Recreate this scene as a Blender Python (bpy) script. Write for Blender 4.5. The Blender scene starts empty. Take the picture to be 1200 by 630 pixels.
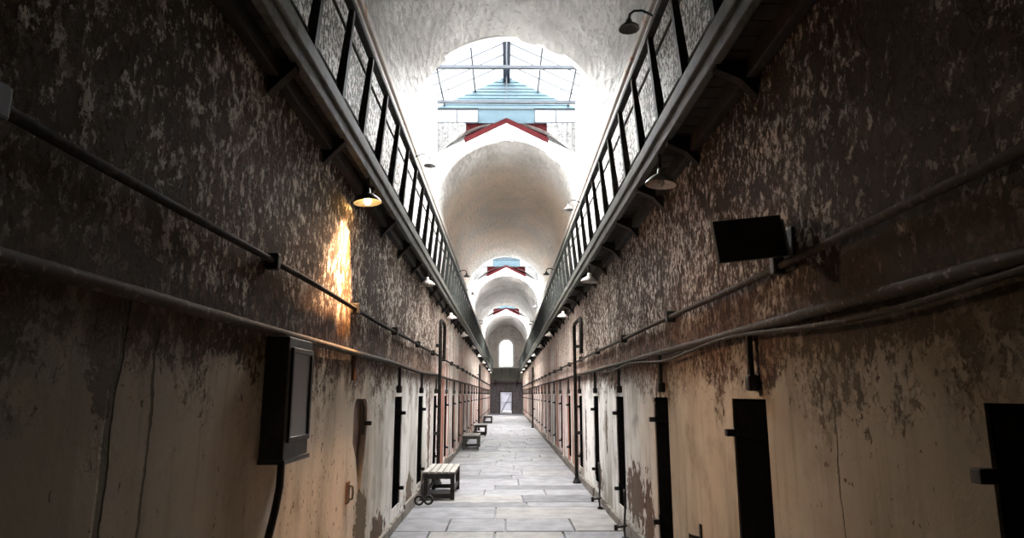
import bpy, bmesh, math, random
from mathutils import Vector, Matrix, noise

random.seed(7)
C = bpy.context.scene.collection
PI = math.pi
XL, XR = -1.356, 1.43          # lower wall faces
XU = 1.65                      # upper wall half width / vault radius
ZS = 5.93                      # vault springing
Y0, Y1 = -14.0, 58.5           # corridor ends
ZG = 3.42                      # gallery underside

# ------------------------------------------------------------------ mesh helpers
class MB:
    def __init__(self):
        self.v = []; self.f = []; self.sm = []
    def add(self, vs, fs, smooth=False):
        b = len(self.v)
        self.v += [tuple(p) for p in vs]
        self.f += [tuple(b + i for i in f) for f in fs]
        self.sm += [smooth] * len(fs)
    def box(self, lo, hi, M=None):
        (a, b, c), (d, e, f) = lo, hi
        vs = [Vector(p) for p in ((a,b,c),(d,b,c),(d,e,c),(a,e,c),(a,b,f),(d,b,f),(d,e,f),(a,e,f))]
        if M: vs = [M @ p for p in vs]
        self.add(vs, [(0,3,2,1),(4,5,6,7),(0,1,5,4),(1,2,6,5),(2,3,7,6),(3,0,4,7)])
    def chbox(self, lo, hi, c, M=None):
        """box with chamfered edges"""
        bm = bmesh.new()
        s = [hi[i]-lo[i] for i in range(3)]
        bmesh.ops.create_cube(bm, size=1.0)
        for v in bm.verts:
            v.co = Vector([(v.co[i]+.5)*s[i]+lo[i] for i in range(3)])
        bmesh.ops.bevel(bm, geom=bm.edges[:], offset=min(c, .45*min(s)), segments=2, affect='EDGES', profile=.5)
        bm.verts.index_update()
        vs = [(M @ v.co) if M else v.co.copy() for v in bm.verts]
        self.add(vs, [tuple(v.index for v in f.verts) for f in bm.faces])
        bm.free()
    def bar(self, p, q, w0, w1=None, h0=None, h1=None):
        """square tapered bar from p to q"""
        p, q = Vector(p), Vector(q)
        w1 = w0 if w1 is None else w1
        h0 = w0 if h0 is None else h0; h1 = w1 if h1 is None else h1
        t = (q-p).normalized()
        a = Vector((0,1,0)) if abs(t.y) < .9 else Vector((1,0,0))
        s = t.cross(a).normalized(); u = s.cross(t)
        vs = []
        for c, w, h in ((p, w0, h0), (q, w1, h1)):
            for i, j in ((-1,-1),(1,-1),(1,1),(-1,1)):
                vs.append(c + s*(i*w/2) + u*(j*h/2))
        self.add(vs, [(3,2,1,0),(4,5,6,7),(0,1,5,4),(1,2,6,5),(2,3,7,6),(3,0,4,7)])
    def tube(self, pts, r, n=10, cap=True):
        pts = [Vector(p) for p in pts]
        rs = r if isinstance(r, (list, tuple)) else [r]*len(pts)
        vs, fs = [], []
        prev = None
        for i, p in enumerate(pts):
            t = (pts[min(i+1,len(pts)-1)] - pts[max(i-1,0)]).normalized()
            if prev is None:
                a = Vector((0,0,1)) if abs(t.z) < .9 else Vector((1,0,0))
                s = t.cross(a).normalized()
            else:
                s = (prev - t*prev.dot(t)).normalized()
            prev = s; u = t.cross(s)
            for k in range(n):
                an = 2*PI*k/n
                vs.append(p + (s*math.cos(an)+u*math.sin(an))*rs[i])
        for i in range(len(pts)-1):
            for k in range(n):
                k2 = (k+1) % n
                fs.append((i*n+k, i*n+k2, (i+1)*n+k2, (i+1)*n+k))
        self.add(vs, fs, True)
        if cap:
            m = (len(pts)-1)*n
            self.add(vs[:n], [tuple(range(n-1,-1,-1))]); self.add(vs[m:], [tuple(range(n))])
    def lathe(self, prof, M=None, n=24):
        vs, fs = [], []
        for r, z in prof:
            for k in range(n):
                a = 2*PI*k/n
                p = Vector((r*math.cos(a), r*math.sin(a), z))
                vs.append(M @ p if M else p)
        for i in range(len(prof)-1):
            for k in range(n):
                k2 = (k+1) % n
                fs.append((i*n+k, i*n+k2, (i+1)*n+k2, (i+1)*n+k))
        self.add(vs, fs, True)
    def torus(self, M, R, r, n=20, m=8):
        vs, fs = [], []
        for i in range(n):
            a = 2*PI*i/n
            for j in range(m):
                b = 2*PI*j/m
                vs.append(M @ Vector(((R+r*math.cos(b))*math.cos(a), (R+r*math.cos(b))*math.sin(a), r*math.sin(b))))
        for i in range(n):
            for j in range(m):
                fs.append((i*m+j, ((i+1)%n)*m+j, ((i+1)%n)*m+(j+1)%m, i*m+(j+1)%m))
        self.add(vs, fs, True)
    def prism(self, poly, axis, a, b):
        """poly of 2-D points extruded along axis (0,1,2) from a to b"""
        n = len(poly)
        def P(p, t):
            q = list(p); q.insert(axis, t); return Vector(q)
        vs = [P(p, a) for p in poly] + [P(p, b) for p in poly]
        fs = [tuple(range(n-1,-1,-1)), tuple(range(n, 2*n))]
        fs += [(i, (i+1)%n, n+(i+1)%n, n+i) for i in range(n)]
        self.add(vs, fs)
    def build(self, name, mat, parent=None, loc=None):
        me = bpy.data.meshes.new(name)
        vs = self.v
        if loc is not None:
            l = Vector(loc); vs = [tuple(Vector(p)-l) for p in vs]
        me.from_pydata(vs, [], self.f)
        me.polygons.foreach_set('use_smooth', self.sm)
        bm = bmesh.new(); bm.from_mesh(me)
        bmesh.ops.recalc_face_normals(bm, faces=bm.faces[:]); bm.to_mesh(me); bm.free()
        me.materials.append(mat)
        o = bpy.data.objects.new(name, me); C.objects.link(o)
        if loc is not None: o.location = loc
        if parent: o.parent = parent
        return o

def tag(o, label, cat, group=None, kind=None):
    o['label'] = label; o['category'] = cat
    if group: o['group'] = group
    if kind: o['kind'] = kind
    return o
def thing(name, label, cat, loc=(0,0,0), group=None):
    o = bpy.data.objects.new(name, None); C.objects.link(o); o.location = loc
    o.empty_display_size = .1
    return tag(o, label, cat, group)
def struct(o, label, cat):
    return tag(o, label, cat, None, 'structure')
def dup(root, loc, label=None, group=None, flip=False):
    r = root.copy(); C.objects.link(r); r.location = loc
    if label: r['label'] = label
    if group: r['group'] = group
    for ch in list(root.children):
        c = ch.copy(); C.objects.link(c); c.parent = r
        for g in ch.children:
            d = g.copy(); C.objects.link(d); d.parent = c
    return r
ORD = ['first','second','third','fourth','fifth','sixth','seventh','eighth','ninth','tenth','eleventh','twelfth','thirteenth','fourteenth','fifteenth',
       'sixteenth','seventeenth','eighteenth','nineteenth','twentieth','twenty-first','twenty-second','twenty-third','twenty-fourth','twenty-fifth','twenty-sixth','twenty-seventh']

# ------------------------------------------------------------------ materials
class NT:
    def __init__(self, name):
        self.m = bpy.data.materials.new(name); self.m.use_nodes = True
        self.t = self.m.node_tree; self.t.nodes.clear()
        self.out = self.t.nodes.new('ShaderNodeOutputMaterial')
        self.b = self.t.nodes.new('ShaderNodeBsdfPrincipled')
        self.t.links.new(self.b.outputs[0], self.out.inputs[0])
    def n(self, typ, **kw):
        x = self.t.nodes.new(typ)
        for k, v in kw.items(): setattr(x, k, v)
        return x
    def set(self, sock, v):
        if hasattr(v, 'is_output') or isinstance(v, bpy.types.NodeSocket): self.t.links.new(v, sock)
        else: sock.default_value = v
    def pos(self, scale=(1,1,1), off=(0,0,0)):
        tc = self.n('ShaderNodeNewGeometry')
        mp = self.n('ShaderNodeMapping')
        self.t.links.new(tc.outputs['Position'], mp.inputs[0])
        mp.inputs['Scale'].default_value = scale; mp.inputs['Location'].default_value = off
        return mp.outputs[0]
    def obj(self, scale=(1,1,1)):
        tc = self.n('ShaderNodeTexCoord')
        mp = self.n('ShaderNodeMapping')
        self.t.links.new(tc.outputs['Object'], mp.inputs[0])
        mp.inputs['Scale'].default_value = scale
        return mp.outputs[0]
    def noise(self, vec, scale, detail=4, rough=.6, dist=0):
        x = self.n('ShaderNodeTexNoise')
        self.set(x.inputs['Vector'], vec)
        x.inputs['Scale'].default_value = scale; x.inputs['Detail'].default_value = detail
        x.inputs['Roughness'].default_value = rough; x.inputs['Distortion'].default_value = dist
        return x.outputs['Fac']
    def voro(self, vec, scale, feature='F1'):
        x = self.n('ShaderNodeTexVoronoi', feature=feature)
        self.set(x.inputs['Vector'], vec); x.inputs['Scale'].default_value = scale
        return x.outputs['Distance']
    def math(self, op, a, b=0.0, c=0.0, clamp=False):
        x = self.n('ShaderNodeMath', operation=op, use_clamp=clamp)
        for i, v in enumerate((a, b, c)): self.set(x.inputs[i], v)
        return x.outputs[0]
    def ss(self, v, lo, hi, a=0.0, b=1.0):
        x = self.n('ShaderNodeMapRange', interpolation_type='SMOOTHSTEP')
        self.set(x.inputs['Value'], v)
        x.inputs['From Min'].default_value = lo; x.inputs['From Max'].default_value = hi
        x.inputs['To Min'].default_value = a; x.inputs['To Max'].default_value = b
        return x.outputs[0]
    def mix(self, f, a, b, mode='MIX'):
        x = self.n('ShaderNodeMix', data_type='RGBA', blend_type=mode)
        self.set(x.inputs[0], f)
        for s, v in ((x.inputs[6], a), (x.inputs[7], b)):
            if isinstance(v, tuple): s.default_value = (*v[:3], 1)
            else: self.set(s, v)
        return x.outputs[2]
    def sep(self):
        g = self.n('ShaderNodeNewGeometry'); s = self.n('ShaderNodeSeparateXYZ')
        self.t.links.new(g.outputs['Position'], s.inputs[0])
        return s.outputs
    def bump(self, h, dist=.01, strength=1.0):
        x = self.n('ShaderNodeBump')
        x.inputs['Distance'].default_value = dist; x.inputs['Strength'].default_value = strength
        self.set(x.inputs['Height'], h)
        self.t.links.new(x.outputs[0], self.b.inputs['Normal'])
    def done(self, col, rough=.8, spec=.3, metal=0.0):
        if isinstance(col, tuple): self.b.inputs['Base Color'].default_value = (*col[:3], 1)
        else: self.t.links.new(col, self.b.inputs['Base Color'])
        self.set(self.b.inputs['Roughness'], rough)
        self.b.inputs['Specular IOR Level'].default_value = spec
        self.b.inputs['Metallic'].default_value = metal
        return self.m

def paint_mat(name, col, col2=None, rough=.7, scale=9, bump=.003, spec=.3, metal=0, thr=(.5,.62)):
    t = NT(name)
    p = t.pos()
    a = t.noise(p, scale, 6, .65)
    c = t.mix(t.ss(a, *thr), col, col2 or tuple(x*.55 for x in col))
    t.bump(a, bump)
    return t.done(c, rough, spec, metal)

def lower_wall_mat(name, side):
    t = NT(name)
    X, Y, Z = t.sep()
    p = t.pos()
    ps = t.pos((1, 1, .5))
    pst = t.pos((1, 1, .09))
    big = t.noise(p, .55, 4, .55)
    mid = t.noise(p, 2.1, 6, .62)
    fl = t.noise(t.pos((1,1,.75),(4,1,2)), 21, 8, .68, .3)
    fl2 = t.noise(t.pos((1,1,.72), (3,5,9)), 13, 9, .72, .25)
    fl3 = t.noise(t.pos((1,1,.8), (6,2,4)), 24, 6, .66, .2)
    streak = t.noise(pst, 9, 5, .6)
    streak2 = t.noise(t.pos((1,1,.05), (8,2,1)), 2.6, 4, .55)
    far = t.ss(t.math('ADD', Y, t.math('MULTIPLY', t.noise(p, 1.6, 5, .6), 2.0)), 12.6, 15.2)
    # how far flaking has gone, by height: heavy above the pipes, a fringe under the lower one, patches at the foot
    wob = t.math('MULTIPLY', t.math('SUBTRACT', mid, .5), 1.1)
    zz = t.math('ADD', Z, wob)
    hi = t.ss(zz, 1.62, 2.02)
    fringe = t.ss(t.math('ADD', Z, t.math('MULTIPLY', t.math('SUBTRACT', mid, .5), 1.5)), 1.38, 1.86)
    top = t.ss(zz, 2.0, 2.4)
    foot = t.ss(zz, .62, .1)
    # plaster colours
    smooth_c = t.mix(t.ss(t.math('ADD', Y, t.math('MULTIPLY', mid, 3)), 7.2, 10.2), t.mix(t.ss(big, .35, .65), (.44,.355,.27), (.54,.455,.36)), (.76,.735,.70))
    smooth_c = t.mix(t.math('MULTIPLY', t.ss(streak, .5, .72), .5), smooth_c, (.23,.195,.145))
    smooth_c = t.mix(t.math('MULTIPLY', t.ss(mid, .52, .68), .6), smooth_c, (.27,.225,.165))
    up_c = t.mix(t.ss(mid, .38, .62), (.17,.095,.068), (.29,.195,.145))
    up_c = t.mix(t.math('MULTIPLY', t.ss(streak, .5, .68), .45), up_c, (.40,.335,.29))
    farup = t.mix(t.ss(streak2, .46, .57), (.84,.80,.76), (.52,.27,.20))
    farup = t.mix(t.math('MULTIPLY', t.ss(streak, .55, .62), .6), farup, (.16,.10,.08))
    farlow = t.mix(t.ss(streak2, .49, .56), (.84,.80,.76), (.38,.15,.105))
    farlow = t.mix(t.math('MULTIPLY', t.ss(streak, .54, .60), .75), farlow, (.12,.075,.06))
    base = t.mix(hi, smooth_c, up_c)
    redz = t.math('MULTIPLY', t.ss(t.noise(t.pos((1,.8,.22),(1,5,2)), .55, 4, .55), .46, .58), t.ss(fl2, .42, .56, 1, .25))
    farw = t.mix(t.math('MULTIPLY', redz, .42), t.mix(hi, farlow, farup), t.mix(t.ss(streak, .45, .6), (.45,.17,.115), (.26,.10,.075)))
    base = t.mix(far, base, farw)
    # flakes
    covA = t.math('ADD', t.math('ADD', t.math('MULTIPLY', hi, .03), t.math('MULTIPLY', fringe, .10)), t.math('MULTIPLY', t.math('SUBTRACT', big, .5), .34))
    covA = t.math('ADD', covA, t.math('MULTIPLY', foot, .08))
    covA = t.math('SUBTRACT', covA, t.ss(fringe, 0, 1, .035, 0))
    covA = t.math('SUBTRACT', t.math('SUBTRACT', covA, .035), t.math('MULTIPLY', far, .10))
    dark = t.ss(t.math('ADD', fl, covA), .595, .625)
    dark2 = t.ss(t.math('ADD', t.math('SUBTRACT', 1.0, fl2), t.math('MULTIPLY', covA, 1.1)), .63, .66)
    chips = t.math('MULTIPLY', t.ss(t.math('ADD', fl2, t.math('MULTIPLY', t.math('SUBTRACT', mid, .5), .3)), .490, .508), top)
    base = t.mix(t.math('MULTIPLY', chips, .97), base, (.80,.70,.60))
    bare = t.mix(t.ss(mid, .4, .6), (.065,.038,.028), (.14,.085,.06))
    bare = t.mix(t.math('MULTIPLY', far, .8), bare, (.22,.115,.085))
    bare = t.mix(t.math('MULTIPLY', foot, .5), bare, (.17,.12,.09))
    col = t.mix(dark, base, bare)
    col = t.mix(t.math('MULTIPLY', dark2, .9), col, t.mix(far, (.042,.03,.025), (.13,.075,.06)))
    pits = t.math('MULTIPLY', t.math('MULTIPLY', t.ss(fl3, .505, .47), t.ss(Y, 22, 9, .35, 1)), t.math('MAXIMUM', top, t.math('MULTIPLY', fringe, .7)))
    pits = t.math('MULTIPLY', pits, t.ss(mid, .34, .54, .45, 1))
    col = t.mix(t.math('MULTIPLY', pits, .80), col, (.05,.027,.019))
    h = t.math('SUBTRACT', 1.0, t.math('MAXIMUM', pits, t.math('MAXIMUM', dark, dark2)))
    h = t.math('ADD', h, t.math('MULTIPLY', chips, .8))
    h = t.math('ADD', h, t.math('MULTIPLY', fl2, .5))
    # patches of broken plaster: (y, z, ry, rz)
    pts = ([(2.55,.78,.07,.12),(6.55,.42,.28,.30),(7.4,.2,.4,.16),(2.3,1.75,.10,.2),(12.0,1.05,.22,.75),(9.7,.3,.35,.2),(13.6,.8,.2,.6)] if side < 0 else
           [(7.65,.5,.55,.33),(6.95,.35,.25,.42),(8.3,1.25,.05,.36),(9.7,1.1,.07,.4),(10.6,.35,.4,.22),(12.2,.9,.1,.5),(6.2,1.75,.3,.22)])
    pn = t.math('MULTIPLY', t.math('SUBTRACT', t.noise(p, 9, 7, .65), .5), 2.0)
    for (y, z, ry, rz) in pts:
        dy = t.math('DIVIDE', t.math('SUBTRACT', Y, y), ry); dz = t.math('DIVIDE', t.math('SUBTRACT', Z, z), rz)
        d = t.math('SQRT', t.math('ADD', t.math('MULTIPLY', dy, dy), t.math('MULTIPLY', dz, dz)))
        mk = t.ss(t.math('ADD', d, t.math('MULTIPLY', pn, 1.6)), 1.0, .9)
        col = t.mix(t.math('MULTIPLY', mk, .92), col, t.mix(fl, (.045,.02,.011), (.15,.082,.05)))
        h = t.math('SUBTRACT', h, t.math('MULTIPLY', mk, 1.2))
    # long cracks: (y at z=1, slope, half width, ztop)
    cr = [(2.325,.045,.022,1.95),(2.60,.0,.009,1.85)] if side < 0 else [(2.95,.02,.006,1.6)]
    for (y, sl, w, zt) in cr:
        wv = t.math('MULTIPLY', t.math('SUBTRACT', t.noise(p, 3, 5, .6), .5), .11)
        yy = t.math('SUBTRACT', Y, t.math('ADD', t.math('MULTIPLY', t.math('SUBTRACT', Z, 1.0), sl), t.math('ADD', wv, y)))
        mk = t.ss(t.math('ABSOLUTE', yy), w*1.25, w*.7)
        mk = t.math('MULTIPLY', mk, t.math('LESS_THAN', Z, zt))
        col = t.mix(t.math('MULTIPLY', mk, .85), col, (.045,.034,.024))
        h = t.math('SUBTRACT', h, t.math('MULTIPLY', mk, 2.0))
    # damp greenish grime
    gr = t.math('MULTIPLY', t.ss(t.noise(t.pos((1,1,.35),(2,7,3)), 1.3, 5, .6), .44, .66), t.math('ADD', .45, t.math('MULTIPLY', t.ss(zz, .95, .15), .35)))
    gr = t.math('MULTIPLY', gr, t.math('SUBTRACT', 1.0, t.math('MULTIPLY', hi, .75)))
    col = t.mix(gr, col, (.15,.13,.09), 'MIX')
    # older olive paint plus foreground gloom painted into the near stretch of wall
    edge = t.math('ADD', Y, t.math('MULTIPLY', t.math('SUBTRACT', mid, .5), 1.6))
    olive_gloom = t.ss(edge, 4.6, 1.7)
    col = t.mix(t.math('MULTIPLY', olive_gloom, t.ss(Z, 3.2, 2.0, .42, .68)), col, t.mix(hi, (.10,.093,.062), (.07,.063,.045)))
    t.bump(h, .012, .9)
    return t.done(col, .85, .08)

def upper_wall_mat():
    t = NT('flaking_white_upper_wall')
    p = t.pos((1,1,.75))
    X, Y, Z = t.sep()
    a = t.noise(p, 20, 8, .7, .4)
    b = t.noise(t.pos(), 1.2, 4, .6)
    near = t.ss(Y, 17, 9)
    m = t.ss(t.math('ADD', a, t.math('ADD', t.math('MULTIPLY', t.math('SUBTRACT', b, .5), .3), t.math('MULTIPLY', near, .085))), .57, .60)
    c = t.mix(t.ss(b, .35, .65), (.72,.71,.69), (.60,.57,.53))
    c = t.mix(t.math('MULTIPLY', m, .97), c, (.055,.046,.04))
    t.bump(t.math('SUBTRACT', 1, m), .01)
    return t.done(c, .7, .3)

def vault_mat():
    t = NT('peeling_vault_paint')
    X, Y, Z = t.sep()
    p = t.pos((1.0, .55, 1.0))
    a = t.noise(p, 10, 8, .7, 1.2)
    b = t.noise(t.pos((1,.7,1)), 1.1, 5, .6)
    ridges = t.voro(t.pos((1.2,.5,1.2)), 7)
    near = t.ss(Y, 14, 9)
    mid = t.math('MULTIPLY', t.ss(Y, 15.5, 18.5), t.ss(Y, 29, 25))
    c = t.mix(t.ss(b, .38, .64), (.50,.49,.475), (.35,.335,.315))
    c = t.mix(t.math('MULTIPLY', mid, .75), c, t.mix(t.ss(b, .35, .62), (.72,.50,.31), (.64,.50,.36)))
    side = t.ss(t.math('ABSOLUTE', X), .7, 1.5)
    m = t.ss(t.math('ADD', a, t.math('MULTIPLY', t.math('ADD', t.math('MULTIPLY', side, near), near), .045)), .59, .66)
    c = t.mix(t.math('MULTIPLY', m, .75), c, (.27,.25,.225))
    t.bump(t.math('ADD', t.math('MULTIPLY', a, .9), t.math('MULTIPLY', ridges, .9)), .09, 1.0)
    return t.done(c, .5, .45)

def floor_mat():
    t = NT('worn_stone_slabs')
    g = t.n('ShaderNodeNewGeometry')
    rnd = g.outputs['Random Per Island']
    p = t.pos()
    a = t.noise(p, 3.2, 7, .65)
    f = t.noise(p, 40, 5, .7)
    c = t.mix(t.math('MULTIPLY', rnd, 1.0), (.150,.146,.158), (.215,.210,.218))
    c = t.mix(t.math('MULTIPLY', t.ss(rnd, .86, .92), .4), c, (.22,.19,.15))
    c = t.mix(t.math('MULTIPLY', t.ss(rnd, .16, .10), .6), c, (.085,.083,.088))
    c = t.mix(t.math('MULTIPLY', t.ss(a, .42, .7), .5), c, (.10,.096,.10))
    c = t.mix(t.math('MULTIPLY', t.ss(f, .5, .75), .25), c, (.28,.27,.265))
    t.bump(t.math('ADD', a, t.math('MULTIPLY', f, .25)), .006)
    return t.done(c, t.ss(a, .3, .7, .42, .68), .4)

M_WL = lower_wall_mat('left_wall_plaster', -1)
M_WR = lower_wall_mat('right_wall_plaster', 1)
M_UP = upper_wall_mat(); M_VAULT = vault_mat(); M_FLOOR = floor_mat()
M_WHITE = paint_mat('chalky_white_paint', (.78,.78,.77), (.68,.67,.65), .7, 6, .006)
M_BOARD = paint_mat('white_vertical_boards', (.075,.075,.075), (.03,.03,.03), .7, 14)
M_BLUE = paint_mat('pale_blue_siding', (.034,.052,.063), (.030,.046,.056), .8, 5, .001, .05)
M_MAROON = paint_mat('maroon_roof_edge', (.022,.003,.0035), (.014,.002,.0025), .8, 7, .002, .03)
M_STEEL = paint_mat('grey_roof_steel', (.028,.032,.038), (.022,.025,.030), .6, 10, .002, .08)
M_RIDGE = paint_mat('slate_blue_ridge_steel', (.014,.016,.026), (.011,.012,.020), .5, 10)
M_IRON = paint_mat('black_iron', (.022,.021,.020), (.045,.035,.028), .6, 20, .002, .35)
M_DOOR = paint_mat('black_cell_door', (.003,.0028,.0027), (.005,.0045,.004), .95, 8, .002, .0)
M_POST = paint_mat('black_railing_paint', (.022,.024,.022), (.05,.055,.048), .6, 14, .002)
M_FASCIA = paint_mat('grey_green_gallery_paint', (.085,.085,.07), (.048,.047,.038), .65, 7, .004)
M_UNDER = paint_mat('dark_gallery_boards', (.018,.016,.013), (.04,.028,.02), .8, 6, .004)
M_PIPE = paint_mat('flaking_pipe_paint', (.058,.047,.037), (.16,.135,.11), .8, 24, .003, .1, 0, (.56,.66))
M_PIPED = paint_mat('dark_pipe', (.018,.015,.012), (.04,.03,.024), .8, 18, .003, .1)
M_RUST = paint_mat('rusty_iron', (.10,.05,.03), (.045,.03,.024), .75, 16, .003)
M_BROWN = paint_mat('brown_boarding', (.13,.072,.05), (.085,.05,.036), .75, 6, .004)
M_STONE = paint_mat('grey_kerb_stone', (.20,.175,.15), (.09,.075,.062), .8, 7, .01)
M_WOOD = paint_mat('weathered_grey_bench_wood', (.27,.25,.22), (.17,.155,.14), .7, 9, .003)
M_WOODD = paint_mat('dark_bench_frame_wood', (.05,.046,.04), (.03,.027,.025), .7, 9, .003)
M_CAB = paint_mat('dark_cabinet_paint', (.03,.028,.024), (.045,.04,.034), .55, 6, .002, .4)
M_BOARDK = paint_mat('dark_sign_back', (.018,.016,.015), (.024,.021,.019), .6, 6, .002, .3)
M_EDGE = paint_mat('worn_tin_edge', (.30,.27,.24), (.2,.17,.15), .5, 12, .002)
M_SHADE = paint_mat('enamel_lamp_shade', (.52,.48,.44), (.34,.28,.24), .45, 14, .002, .5)
M_SHADED = paint_mat('dark_enamel_shade', (.09,.085,.08), (.06,.055,.05), .45, 14, .002, .5)
M_ENDW = paint_mat('weathered_purple_grey_boards', (.12,.10,.105), (.07,.058,.06), .75, 5, .004)
M_ENDU = paint_mat('mottled_end_wall', (.47,.43,.40), (.34,.30,.28), .75, 3, .006)
M_CORN = paint_mat('worn_cornice_paint', (.50,.46,.42), (.42,.20,.10), .7, 4, .004, .3, 0, (.60,.68))
M_GRAVEL = paint_mat('yard_gravel', (.62,.61,.60), (.5,.49,.48), .9, 12, .004)
M_GATE = paint_mat('grey_blue_gate', (.20,.20,.25), (.15,.15,.19), .6, 9, .003)
M_YARD = paint_mat('yard_stone', (.36,.36,.42), (.28,.27,.32), .8, 2, .01)

def glass_mat(name, tint, gl=.08):
    m = bpy.data.materials.new(name); m.use_nodes = True; t = m.node_tree; t.nodes.clear()
    o = t.nodes.new('ShaderNodeOutputMaterial'); mx = t.nodes.new('ShaderNodeMixShader')
    tr = t.nodes.new('ShaderNodeBsdfTransparent'); g = t.nodes.new('ShaderNodeBsdfGlossy')
    tr.inputs[0].default_value = (*tint, 1); g.inputs['Roughness'].default_value = .15
    mx.inputs[0].default_value = gl
    t.links.new(tr.outputs[0], mx.inputs[1]); t.links.new(g.outputs[0], mx.inputs[2]); t.links.new(mx.outputs[0], o.inputs[0])
    return m
M_GLASS = glass_mat('roof_glass', (.93,.95,.97), .04)
M_PANE = NT('dusty_cabinet_glass').done((.035,.034,.03), .3, .3)
def emit_mat(name, col, s):
    m = bpy.data.materials.new(name); m.use_nodes = True; t = m.node_tree; t.nodes.clear()
    o = t.nodes.new('ShaderNodeOutputMaterial'); e = t.nodes.new('ShaderNodeEmission')
    e.inputs[0].default_value = (*col, 1); e.inputs[1].default_value = s
    t.links.new(e.outputs[0], o.inputs[0]); return m
M_BULB = emit_mat('lit_bulb', (1, .62, .22), 25)
M_BULBW = emit_mat('white_lit_bulb', (1, .86, .7), 12)
M_BULBOFF = NT('unlit_bulb').done((.5,.48,.42), .2, .5)

# ------------------------------------------------------------------ floor
def make_floor():
    m = MB(); rnd = random.Random(21)
    y = Y0 - .3
    m.box((-2.3, Y0-.3, -.25), (2.3, Y1+.5, -.03))
    while y < Y1 + .4:
        L = rnd.uniform(.42, .98)
        x = -1.62; y2 = min(y + L, Y1 + .42)
        nc = rnd.choice((2, 2, 3, 3, 4))
        cuts = sorted([-1.62] + [(-1.62 + 3.24*(i+rnd.uniform(-.28,.28))/nc) for i in range(1, nc)] + [1.62])
        for a, b in zip(cuts[:-1], cuts[1:]):
            z = rnd.uniform(-.004, .004); tx = rnd.uniform(-.002, .002)
            g, c = rnd.uniform(.004,.010), .010
            o0, o1 = y + g + rnd.uniform(0,.012), y2 - g
            vs = [(a+g,o0,-.05),(b-g,o0,-.05),(b-g,o1,-.05),(a+g,o1,-.05),
                  (a+g,o0,z-c),(b-g,o0,z-c+tx),(b-g,o1,z-c+tx),(a+g,o1,z-c),
                  (a+g+c,o0+c,z),(b-g-c,o0+c,z+tx),(b-g-c,o1-c,z+tx),(a+g+c,o1-c,z)]
            m.add(vs, [(0,1,5,4),(1,2,6,5),(2,3,7,6),(3,0,4,7),(4,5,9,8),(5,6,10,9),(6,7,11,10),(7,4,8,11),(8,9,10,11)])
        y = y2
    o = m.build('floor', M_FLOOR)
    struct(o, 'worn grey stone slab floor of the long corridor', 'floor')
make_floor()

# ------------------------------------------------------------------ lower walls with door openings
DZ0, DZ1 = .25, 1.575
PITCH_L, PITCH_R = 2.22, 2.262
doorsL = [(8.30 + PITCH_L*i, 8.30 + .58 + PITCH_L*i) for i in range(23)]
doorsL = [d for d in doorsL if d[1] < 57.6]
doorsR = [(1.46 + PITCH_R*i, 2.02 + PITCH_R*i) for i in range(-1, 26)]
doorsR = [d for d in doorsR if d[1] < 57.6]
BR = (6.08, 6.66, .72, 1.56)    # the boarded doorway with the brown panel (left)
CABY = (3.95, 4.32)

def wall_sheet(name, x, sgn, holes, mat, depth=.42):
    ys = sorted(set([Y0, Y1] + [v for h in holes for v in h[:2]]))
    zs = sorted(set([-.05, ZG] + [v for h in holes for v in h[2:]]))
    m = MB()
    def inhole(y, z): return any(h[0] < y < h[1] and h[2] < z < h[3] for h in holes)
    for i in range(len(ys)-1):
        for j in range(len(zs)-1):
            if inhole((ys[i]+ys[i+1])/2, (zs[j]+zs[j+1])/2): continue
            m.add([(x,ys[i],zs[j]),(x,ys[i+1],zs[j]),(x,ys[i+1],zs[j+1]),(x,ys[i],zs[j+1])], [(0,1,2,3)])
    xb = x + sgn*depth
    for (a,b,c,d) in holes:
        for q in (((a,c),(b,c)),((b,c),(b,d)),((b,d),(a,d)),((a,d),(a,c))):
            (y0,z0),(y1,z1) = q
            m.add([(x,y0,z0),(x,y1,z1),(xb,y1,z1),(xb,y0,z0)], [(0,1,2,3)])
    # outer skin and cap
    xo = sgn*2.25
    m.add([(xo,Y0,-.05),(xo,Y1,-.05),(xo,Y1,ZG),(xo,Y0,ZG)], [(0,1,2,3)])
    m.add([(x,Y0,ZG),(x,Y1,ZG),(xo,Y1,ZG),(xo,Y0,ZG)], [(0,1,2,3)])
    return m.build(name, mat)
hl = [(a,b,DZ0,DZ1) for a,b in doorsL] + [BR]
hr = [(a,b,DZ0,DZ1) for a,b in doorsR]
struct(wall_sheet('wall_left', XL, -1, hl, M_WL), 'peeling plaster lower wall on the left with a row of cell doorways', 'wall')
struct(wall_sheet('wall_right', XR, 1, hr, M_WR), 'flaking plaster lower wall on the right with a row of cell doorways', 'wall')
# kerbs at the wall foot
for nm, x, sg in (('baseboard_left', XL, 1), ('baseboard_right', XR, -1)):
    m = MB(); y = Y0; rk = random.Random(int(x*100))
    while y < Y1:
        L = rk.uniform(.7, 1.5); h = rk.uniform(.10,.20); w = rk.uniform(.02,.045)
        m.chbox((min(x-sg*.04, x+sg*w), y, -.02), (max(x-sg*.04, x+sg*w), min(y+L-.01, Y1), h), .015)
        y += L
    struct(m.build(nm, M_STONE), 'low stone kerb along the foot of the %s wall' % nm.split('_')[1], 'kerb')

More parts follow.
